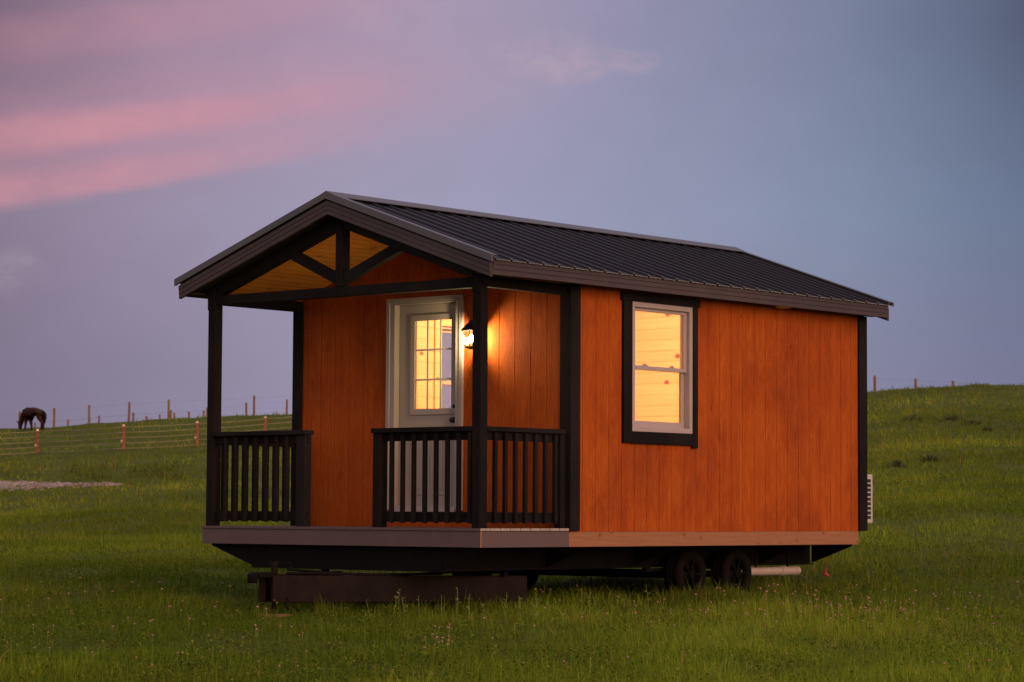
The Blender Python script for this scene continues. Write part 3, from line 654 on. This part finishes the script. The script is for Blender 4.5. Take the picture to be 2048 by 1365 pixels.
for a,b in (((-W+.02,)*1)+(XC,),(XC,-.02)):
    pass
ch=MB(); ch.prism([(-W-.0,line(2.895,-W)),(XC,2.895),(XC,3.03),(-W,line(3.03,-W))],.03,.12,'y'); wd('truss_chord',ch,mt='rafter')
ch=MB(); ch.prism([(XC+.001,2.895),(0,line(2.895,0)),(0,line(3.03,0)),(XC+.001,3.03)],.03,.12,'y'); wd('truss_chord',ch,mt='rafter')
wd('king_post',MB().box(-1.905,-1.812,.018,.128,ZB1+.001,2.93))
def strut(p,q,w): 
    p,q=Vector((p[0],0,p[1])),Vector((q[0],0,q[1])); d=(q-p).normalized(); nn=Vector((-d.z,0,d.x))*w/2
    poly=[(v.x,v.z) for v in (p+nn,q+nn,q-nn,p-nn)]; return MB().prism(poly,.033,.113,'y')
wd('truss_strut',strut((-1.905,2.395),(-2.56,2.685),.098)); wd('truss_strut',strut((-1.812,2.395),(-1.10,2.66),.098))
# --- roof
ov=.231
rk=MB(); x0,x1=-W-ov,ov
for k,(a,b,d) in enumerate(((3.007,3.050,0),(3.052,3.096,.004),(3.098,3.140,.008))): chevron(rk,a,b,-.15-d,-.115,x0,x1)
rk.build('rake_board',M['fascia'],cab,bevel=.002)
rk=MB(); chevron(rk,3.0,3.14,6.53,6.56,x0,x1); rk.build('rake_board',M['fascia'],cab)
for sx in (1,-1):
    fa=MB()
    for k,(a,b,d) in enumerate(((2.316,2.362,0),(2.362,2.408,.007),(2.408,2.452,.014))):
        xa,xb=(ov-.03,ov+d) ; 
        if sx<0: xa,xb=-W-ov-d,-W-ov+.03
        fa.box(xa,xb,-.1145,6.529,a,b)
    fa.build('eave_fascia',M['fascia'],cab,bevel=.002)
sh=MB(); chevron(sh,3.032,3.160,-.114,6.529,-W-ov+.031,ov-.031); sh.build('roof_deck',M['soffit'],cab)
MB().box(.025,ov-.031,-.114,6.52,2.332,2.345).build('soffit',M['soffit'],cab)
MB().box(-W-ov+.031,-W-.025,-.114,6.52,2.332,2.345).build('soffit',M['soffit'],cab)
ce=MB()
chevron(ce,2.965,2.985,.121,LP-.001,-W+.03,-.03); ce.build('porch_ceiling',M['ceiling'],cab)
# metal panels with ribs running from ridge to eave
rf=MB(); y0,y1=-.14,6.575; pitch=.2286; R=3.182; hb=.02
prof=[]; k=0; yy=y0
while yy<y1-.02:
    prof+= [(yy,0),(yy+.010,hb),(yy+.026,hb),(yy+.036,0)]
    for j in (1,2):
        m_=yy+.036+(pitch-.036)*j/3; prof+=[(m_-.014,0),(m_,.005),(m_+.014,0)]
    yy+=pitch
prof=[p for p in prof if p[0]<y1]+[(y1,0)]
xe=ov+.036
for sx in (1,-1):
    e=xe if sx>0 else -W-xe
    vs=[(XC,a,R+h) for a,h in prof]+[(e,a,line(R,e)+h) for a,h in prof]+[(e,a,line(R,e)+h-.006) for a,h in prof]
    n=len(prof); rf.add(vs,[(i,i+1,n+i+1,n+i) for i in range(n-1)]+[(n+i,n+i+1,2*n+i+1,2*n+i) for i in range(n-1)])
roof=rf.build('roof',M['roof'],cab,fix=False); roof.data.materials.append(M['roof_edge_glint'])
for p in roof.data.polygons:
    if abs(p.normal.z)<.05 and p.area<.003: p.material_index=1  # panel ends get the painted eave reflection
vs_=MB()
for sx in (1,-1):
    e=xe-.004 if sx>0 else -W-xe+.004
    q=.03*sx
    vs_.add([(e,y0+.02,line(R,e)-.006),(e,y1-.02,line(R,e)-.006),(e-q,y1-.02,line(R,e)-.012),(e-q,y0+.02,line(R,e)-.012)],[(0,1,2,3)])
# front and rear rake flashing (L section) and ridge cap
rt=MB(); chevron(rt,3.155,3.216,-.180,-.154,-W-.272,.272); chevron(rt,3.2165,3.222,-.178,-.085,-W-.272,.272)
rt.build('rake_flashing',M['roof_trim'],roof,bevel=.0015)
rt=MB(); chevron(rt,3.172,3.212,6.576,6.598,-W-.272,.272); chevron(rt,3.2125,3.218,6.50,6.598,-W-.272,.272); rt.build('rake_flashing',M['roof_trim'],roof)
rc=MB(); rc.prism([(XC-.15,line(3.212,XC-.15)),(XC,3.214),(XC+.15,line(3.212,XC+.15)),(XC+.15,line(3.219,XC+.15)),(XC,3.232),(XC-.15,line(3.219,XC-.15))],-.17,6.59,'y')
rc.build('ridge_cap',M['roof_trim'],roof)
# --- puck lights
for x,yv,z in ((.115,4.70,2.331),): MB().lathe((x,yv,z),[(0,-.018),(.07,-.017),(.088,-.010),(.09,0)],n=28).build('puck_light',M['disc'],cab,smooth=True)
MB().lathe((-.86,.72,line(2.965,-.86)-.008),[(0,-.018),(.07,-.017),(.095,-.010),(.10,.012)],n=28).build('puck_light',M['disc'],cab,smooth=True)
# --- lantern by the door
LX,LYc=-1.150,LP-.135
lan=MB().box(LX-.045,LX+.045,LP-.022,LP-.001,1.80,2.00).tube([(LX,LP-.02,1.97),(LX,LP-.07,2.04),(LX,LYc,2.045),(LX,LYc,2.02)],.008,8).build('wall_lantern',M['iron'],cab,smooth=False)
cp=MB().lathe((LX,LYc,0),[(.0,2.035),(.018,2.030),(.03,2.005),(.075,1.965),(.108,1.930),(.100,1.924),(0,1.93)],n=6); cp.build('lantern_cap',M['iron'],lan)
MB().lathe((LX,LYc,0),[(0,1.772),(.062,1.772),(.068,1.760),(.03,1.745),(0,1.740)],n=6).build('lantern_base',M['iron'],lan)
br=MB()
for k in range(6):
    t=math.pi*2*k/6; br.tube([(LX+.062*math.cos(t),LYc+.062*math.sin(t),1.772),(LX+.088*math.cos(t),LYc+.088*math.sin(t),1.926)],.0045,4)
br.build('lantern_bars',M['iron'],lan)
gl=MB().lathe((LX,LYc,0),[(.058,1.774),(.084,1.924)],n=6); gl.build('lantern_glass',M['glass'],lan)
MB().lathe((LX,LYc,1.845),[(0,-.036),(.016,-.032),(.025,-.013),(.025,.008),(.016,.030),(.010,.044),(0,.047)],n=16).build('bulb',M['bulb'],lan,smooth=True)
# --- railings
def bal(root,x0,x1,y0,y1,z0=.045,z1=.885): MB().box(x0,x1,y0,y1,z0,z1).build('baluster',M['black_wood'],root,bevel=.003)
def railx(x0,x1,px):
    root=MB().box(x0-(.01 if x0<px[0]+.01 else 0),x1,.0,.135,.895,.94).build('railing',M['black_wood'],cab,bevel=.004)
    wd('rail',MB().box(x0,x1,.062,.098,.815,.8945),root); wd('rail',MB().box(x0,x1,.062,.098,.055,.150),root)
    if px[0]<x1: wd('rail_post',MB().box(px[0],px[1],.02,.12,.001,.8945),root)
    return root
def fill_x(root,a,b,n):
    for i in range(n):
        c=a+(b-a)*(i+1)/(n+1); bal(root,c-.019,c+.019,.022,.0615)
r=railx(-1.385,PX[0]-.002,(-1.385,-1.282)); [bal(r,-1.171+k*.141,-1.135+k*.141,.022,.0615) for k in range(8) if -1.135+k*.141<-.14]
r=railx(PL[1]+.002,-2.285,(-2.415,-2.30)); [bal(r,-3.442+k*.1445,-3.406+k*.1445,.022,.0615) for k in range(7)]
for X0,o in ((-.08,1),(-W+.08,-1)):
    yc0,yc1=.1245,LP-.024
    root=MB().box(X0-.06,X0+.06,yc0,yc1,.895,.94).build('railing',M['black_wood'],cab,bevel=.004)
    wd('rail',MB().box(X0-.018,X0+.018,yc0,yc1,.815,.8945),root); wd('rail',MB().box(X0-.018,X0+.018,yc0,yc1,.055,.15),root)
    for k in range(8):
        yy=(.245+k*.145) if o>0 else (.240+k*.1443)
        if yy+.02>yc1-.05: break
        xx=X0+o*.0385; bal(root,xx-.0195,xx+.0195,yy-.019,yy+.019)
    wd('rail_post',MB().box(X0-.035,X0+.045,LP-.10,LP-.024,.001,.8945),root)
# --- trailer
ch=MB()
XR,XL=-.61,-3.05
for x in (XR,XL):
    s=1 if x==XR else -1
    y0,y1=.12,6.24
    ch.box(x-.005,x+.005,y0,y1,-.392,-.19).box(x-.05,x+.05,y0,y1,-.404,-.392).box(x-.05,x+.05,y0,y1,-.19,-.178)
ch.box(XL-.05,XR+.05,.10,.118,-.41,-.178)
for yy in (.9,1.7,2.5,3.3,4.9,5.7): ch.box(XL+.06,XR-.06,yy,yy+.05,-.30,-.178)
frame=ch.build('trailer_frame',M['steel'],cab)
for yy in (.104,1.6,3.0,5.2,6.20):
    for x,e,s in ((XR+.052,-.03,1),(XL-.052,-W+.03,-1)):
        MB().prism([(x,-.178),(e,-.178),(e,-.195),(x,-.385)],yy,yy+.012,'y').build('outrigger',M['steel'],frame)
MB().box(XL+.06,XR-.06,6.2,6.22,-.40,-.178).build('rear_crossmember',M['steel'],frame)
# tongue
tc=Vector((-1.86,-1.02,-.575))
tg=MB()
for q in (Vector((-.60,1.36,-.585)),Vector((-3.12,1.36,-.585))):
    d=(q-tc).normalized(); tg.obox(tc+d*.14,q,.07,.25)
tongue=tg.build('tongue',M['tongue'],cab,bevel=.006)
MB().box(tc.x-.07,tc.x+.07,tc.y-.03,tc.y+.20,-.475,-.42).box(tc.x-.05,tc.x+.05,tc.y-.09,tc.y-.031,-.52,-.43).build('coupler',M['steel'],tongue,bevel=.01)
for q in (Vector((-.66,1.1,-.45)),Vector((-3.06,1.1,-.45))): MB().box(q.x-.03,q.x+.03,q.y-.03,q.y+.03,-.462,-.404).build('tongue_bracket',M['steel'],tongue)
jx,jy=-1.86,-.80
jk=MB().tube([(jx,jy,-.36),(jx,jy,-.66)],.032,12).tube([(jx,jy,-.66),(jx,jy,-.80)],.022,12).box(jx-.07,jx+.07,jy-.07,jy+.07,-.808,-.800).tube([(jx,jy,-.36),(jx,jy,-.32)],.04,12).tube([(jx,jy-.0,-.335),(jx+.16,jy+.06,-.335),(jx+.16,jy+.06,-.40)],.007,6)
jk.build('tongue_jack',M['tongue'],tongue,smooth=False)
cb=MB()
for dx,dd,zl in ((.14,.03,-.80),(.22,.08,-.79)):
    cb.tube([(jx+dx-.05,jy,-.66),(jx+dx,jy+.01,-.72),(jx+dx+.02,jy+dd,-.77),(jx+dx+.06,jy+dd,zl)],.006,6)
cb.tube([(-2.2,-.3,-.41),(-1.6,.1,-.452),(-1.0,.6,-.44)],.012,6).tube([(-1.8,-.7,-.43),(-1.2,.2,-.448),(-.62,.9,-.40)],.012,6)
cb.build('tongue_cable',M['steel'],tongue)
# wheels
def wheel(xc,yc,zc,s,r=.252):
    prof=[(r*.60,-.085),(r*.80,-.098),(r*.94,-.092),(r*.995,-.07),(r,-.03),(r*.985,-.026),(r*.985,-.02),(r,-.016),(r,.016),(r*.985,.02),(r*.985,.026),(r,.03),(r*.995,.07),(r*.94,.092),(r*.80,.098),(r*.60,.085),(r*.60,-.085)]
    w=MB().lathe((xc,yc,zc),prof,'x',40).build('wheel',M['rubber'],cab,smooth=True)
    rm=MB().lathe((xc,yc,zc),[(r*.61,s*.082),(r*.57,s*.08),(r*.53,s*.03),(r*.30,s*.045),(r*.2,s*.06),(r*.18,s*.09),(0,s*.092)],'x',32)
    for k in range(5):
        t=2*math.pi*k/5; c,sn=math.cos(t),math.sin(t)
        rm.obox((xc+s*.06,yc+c*r*.22,zc+sn*r*.22),(xc+s*.075,yc+c*r*.56,zc+sn*r*.56),.045,.018)
    rm.build('rim',M['rimmetal'],w)
for s,xc in ((1,-.40),(-1,-W+.40)):
    for yc in (3.66,4.47): wheel(xc,yc,-.472,s)
for yc in (3.66,4.47): MB().tube([(-.5,yc,-.485),(-W+.5,yc,-.485)],.035,12).build('axle',M['steel'],frame)
# spring hangers
for x in (XR+.03,XL-.03): MB().obox((x,3.25,-.43),(x,4.06,-.41),.05,.03).obox((x,4.06,-.41),(x,4.88,-.43),.05,.03).box(x-.03,x+.03,4.0,4.12,-.44,-.404).box(x-.03,x+.03,3.2,3.27,-.45,-.404).box(x-.03,x+.03,4.85,4.92,-.45,-.404).build('leaf_spring',M['steel'],frame)
# drain pipe
dp=MB().tube([(-.4,4.6,-.462),(-.4,5.42,-.462)],.045,18).tube([(-.4,5.36,-.462),(-.4,5.46,-.462)],.052,18).tube([(-.4,5.46,-.462),(-.4,5.70,-.462),(-.4,5.715,-.462)],[.047,.047,.03],18)
dp.build('drain_pipe',M['pvc'],cab,smooth=False)
MB().tube([(-.4,5.62,-.462),(-.4,5.66,-.462)],.051,18).build('pipe_collar',M['pvc'],cab)
for yv in (4.9,5.5): MB().box(-.41,-.39,yv,yv+.02,-.42,-.178).build('pipe_strap',M['steel'],cab)
# orange tag hanging from the frame
ot=MB().tube([(-.5,6.22,-.30),(-.5,6.44,-.31),(-.5,6.42,-.42),(-.5,6.40,-.49)],.006,6)
ot.tube([(-.5,6.40,-.47),(-.52,6.40,-.51),(-.47,6.42,-.535)],[.02,.03,.012],8); ot.build('breakaway_tassel',M['orange'],cab)
# rear outdoor unit
ax0,ax1,ay0,ay1,az0,az1=-1.25,-.405,6.74,7.215,.050,.605
ac=MB().box(ax0,ax1,ay0,ay1,az0,az1).build('heat_pump',M['acwhite'],cab,bevel=.012)
sl=MB(); n=9
for i in range(n):
    z=az0+.05+i*(az1-az0-.09)/n
    for j in range(3): sl.box(ax1-.002,ax1+.003,ay1-.125-j*.12,ay1-.048-j*.12,z,z+.036)
sl.build('side_louvres',M['dark'],ac)
fg=MB().lathe((-.95,ay1,(az0+az1)/2),[(.20,.0),(.20,.012),(.19,.012),(.19,.0)],'y',32)
for k in range(12):
    t=math.pi*k/12; fg.obox((-.95-.19*math.cos(t),ay1+.008,(az0+az1)/2-.19*math.sin(t)),(-.95+.19*math.cos(t),ay1+.008,(az0+az1)/2+.19*math.sin(t)),.004,.004)
fg.build('fan_grille',M['dark'],ac)
for a in (-1.15,-.56): MB().box(a,a+.05,LW+.02,7.1,.0,.06).build('wall_bracket',M['acwhite'],cab)
MB().box(-.53,-.42,6.95,7.06,.020,.049).build('rubber_foot',M['acwhite'],ac)
# ------------------------------------------------------------------ block under the jack
gz=float(terrain(jx,jy))
o=MB().box(jx-.14,jx+.16,jy-.10,jy+.10,-.842,-.809).build('wooden_block',M['block'],bevel=.004); tag(o,'flat reddish wooden board under the foot of the trailer jack','wood block')
# ------------------------------------------------------------------ lights
def lamp(name,kind,loc,energy,color,**kw):
    l=bpy.data.lights.new(name,kind); l.energy=energy; l.color=color
    for k,v in kw.items(): setattr(l,k,v)
    o=bpy.data.objects.new(name,l); COL.objects.link(o); o.location=loc; return o
lamp('room_light','POINT',(-1.86,3.9,2.62),290,(1,.69,.37),shadow_soft_size=.12)
SUN_EL,SUN_DIR=math.radians(13),Vector((1,-.22,0)).normalized()
sd=Vector((SUN_DIR.x*math.cos(SUN_EL),SUN_DIR.y*math.cos(SUN_EL),math.sin(SUN_EL)))
sun=lamp('sun','SUN',(10,-5,8),1.7,(1,.60,.40),angle=math.radians(40))
sun.rotation_euler=sd.to_track_quat('Z','Y').to_euler()
# ------------------------------------------------------------------ sky
def s2l(c):
    return tuple(((v/255+.055)/1.055)**2.4 if v>10 else v/255/12.92 for v in c)
w=bpy.data.worlds.new('World'); sc.world=w; w.use_nodes=True; t=NT(w.node_tree); t.n.clear()
out=t.node('ShaderNodeOutputWorld'); bg=t.node('ShaderNodeBackground'); t.l.new(bg.outputs[0],out.inputs[0])
tc_=t.node('ShaderNodeTexCoord').outputs['Generated']; sx,sy,sz=t.sep(tc_)
dR=t.m('ADD',t.m('MULTIPLY',sx,float(Rh[0])),t.m('MULTIPLY',sy,float(Rh[1])))
dF=t.m('ADD',t.m('MULTIPLY',sx,float(Fh[0])),t.m('MULTIPLY',sy,float(Fh[1])))
az=t.m('ARCTAN2',dR,dF); el=t.m('ARCSINE',sz)
# azimuth (-.35 .. .35 rad) to 0..1
a01=t.m('ADD',t.m('DIVIDE',az,.70),.5,clamp=True)
pa=lambda x:((x-1024)/F)/.70+.5
def rp(l): return t.ramp(a01,[(pa(x),s2l(c)) for x,c in l],'B_SPLINE')
low=rp([(-600,(110,98,122)),(0,(124,114,138)),(300,(132,124,148)),(600,(146,138,163)),(1000,(146,143,170)),(1400,(137,137,165)),(1780,(126,125,153)),(2048,(111,112,142)),(2700,(98,105,135))])
mid=rp([(-600,(118,104,128)),(0,(132,118,140)),(300,(148,136,162)),(700,(155,150,176)),(1000,(152,151,180)),(1300,(143,147,176)),(1700,(124,138,165)),(2048,(96,111,140)),(2700,(86,100,130))])
high=rp([(-600,(90,78,100)),(-60,(108,88,108)),(300,(156,128,152)),(700,(165,144,172)),(1000,(157,148,175)),(1300,(140,138,168)),(1700,(112,124,152)),(1950,(86,97,124)),(2100,(70,78,104))])
ev=lambda y:(1030-y)/F
f1=t.m('DIVIDE',t.m('SUBTRACT',el,ev(760)),ev(430)-ev(760),clamp=True); f2=t.m('DIVIDE',t.m('SUBTRACT',el,ev(430)),ev(60)-ev(430),clamp=True)
col=t.mix(f2,t.mix(f1,low,mid),high)
# wispy clouds in direction space, tilted streaks
X=t.m('MULTIPLY',az,F); Yp=t.m('MULTIPLY',el,-F)      # units of about 0.01 degree
cmb=t.node('ShaderNodeCombineXYZ'); t.put(cmb.inputs[0],t.m('MULTIPLY',X,.0011)); t.put(cmb.inputs[1],t.m('MULTIPLY',t.m('ADD',Yp,t.m('MULTIPLY',X,.16)),.0075))
nz=t.noise(cmb.outputs[0],1.0,5,.55,.5)
cm2=t.node('ShaderNodeCombineXYZ'); t.put(cm2.inputs[0],t.m('MULTIPLY',X,.0035)); t.put(cm2.inputs[1],t.m('MULTIPLY',Yp,.007)); t.put(cm2.inputs[2],3.3)
nz2=t.noise(cm2.outputs[0],1.6,6,.6,.3)
V=t.m('ADD',t.m('ADD',Yp,1030),t.m('ADD',t.m('MULTIPLY',t.m('ADD',X,1024),.15),t.m('MULTIPLY',t.m('SUBTRACT',nz,.5),60)))
def band(c,w1,w2,amp):
    d=t.m('SUBTRACT',V,c); up=t.m('SMOOTH_MIN',0,0,0) if 0 else None
    a=t.node('ShaderNodeMapRange',interpolation_type='SMOOTHERSTEP'); t.put(a.inputs[0],d); a.inputs[1].default_value=-w1; a.inputs[2].default_value=0; 
    b=t.node('ShaderNodeMapRange',interpolation_type='SMOOTHERSTEP'); t.put(b.inputs[0],d); b.inputs[1].default_value=w2; b.inputs[2].default_value=0
    return t.m('MULTIPLY',t.m('MULTIPLY',a.outputs[0],b.outputs[0]),amp)
xx=t.m('ADD',X,1024)
def fade(x0,x1):
    a=t.node('ShaderNodeMapRange',interpolation_type='SMOOTHSTEP'); t.put(a.inputs[0],xx); a.inputs[1].default_value=x0; a.inputs[2].default_value=x1; a.inputs[3].default_value=1; a.inputs[4].default_value=0; return a.outputs[0]
bands=t.m('ADD',t.m('ADD',t.m('MULTIPLY',band(408,75,40,.52),fade(150,850)),t.m('MULTIPLY',band(302,70,55,.38),fade(250,1000))),t.m('MULTIPLY',band(330,260,120,.26),fade(400,1300)))
bands=t.m('ADD',bands,t.m('MULTIPLY',band(105,70,80,.24),fade(300,1100)))
bands=t.m('MULTIPLY',bands,t.m('ADD',.55,t.m('MULTIPLY',nz2,.9)))
col=t.mix(t.m('MINIMUM',bands,.95),col,s2l((208,142,154)))
def blob(cx,cy,rx,ry,amp):
    d=t.m('ADD',t.m('POWER',t.m('DIVIDE',t.m('SUBTRACT',xx,cx),rx),2),t.m('POWER',t.m('DIVIDE',t.m('SUBTRACT',t.m('ADD',Yp,1030),cy),ry),2))
    e=t.m('SUBTRACT',1,d,clamp=True); return t.m('MULTIPLY',t.m('MULTIPLY',e,t.ramp(nz2,[(.38,0),(.62,1)])),amp)
puffs=t.m('ADD',t.m('ADD',blob(1110,118,150,60,.7),blob(1265,125,60,32,.5)),t.m('ADD',blob(790,40,150,60,.25),blob(40,560,70,60,.3)))
col=t.mix(t.m('MINIMUM',puffs,.9),col,s2l((186,160,176)))
broad=t.m('MULTIPLY',t.m('SUBTRACT',nz2,.5),.12); 
col=t.mix(1,col,t.m('ADD',1,broad),'MULTIPLY')
col=t.mix(.07,col,s2l((150,148,160))); col=t.mix(1,col,(1.07,1.07,1.06),'MULTIPLY')
# light of the rest of the dusk sky: a physical sky with the sun on the horizon, kept faint
nk=t.node('ShaderNodeTexSky',sky_type='NISHITA'); nk.sun_disc=False; nk.sun_elevation=math.radians(2); nk.sun_rotation=math.atan2(SUN_DIR.x,SUN_DIR.y); nk.dust_density=2
inv=t.ramp(t.m('ABSOLUTE',az),[(.30/3.1416,0),(.9/3.1416,1)]) 
ab=t.m('DIVIDE',t.m('ABSOLUTE',az),math.pi); inv=t.ramp(ab,[(.10,0),(.32,1)])
nks=t.mix(1,nk.outputs[0],(.06,.06,.06),'MULTIPLY')
zen=t.m('DIVIDE',t.m('SUBTRACT',el,.22),.25,clamp=True); col=t.mix(zen,col,(.40,.36,.46))
east=t.m('ADD',.5,t.m('MULTIPLY',t.m('ADD',t.m('MULTIPLY',sx,SUN_DIR.x),t.m('MULTIPLY',sy,SUN_DIR.y)),.5),clamp=True)
rest=t.mix(east,(.43,.37,.42),(.82,.58,.52))
col=t.mix(t.m('MULTIPLY',inv,.85),col,t.mix(1,nks,rest,'ADD'))
t.l.new(col,bg.inputs[0]); bg.inputs[1].default_value=1.0
# ------------------------------------------------------------------ render settings
sc.render.engine='CYCLES'
sc.view_settings.view_transform='Standard'; sc.view_settings.look='None'; sc.view_settings.exposure=0; sc.view_settings.gamma=1
sc.cycles.max_bounces=8; sc.cycles.transparent_max_bounces=12; sc.cycles.caustics_reflective=False; sc.cycles.caustics_refractive=False
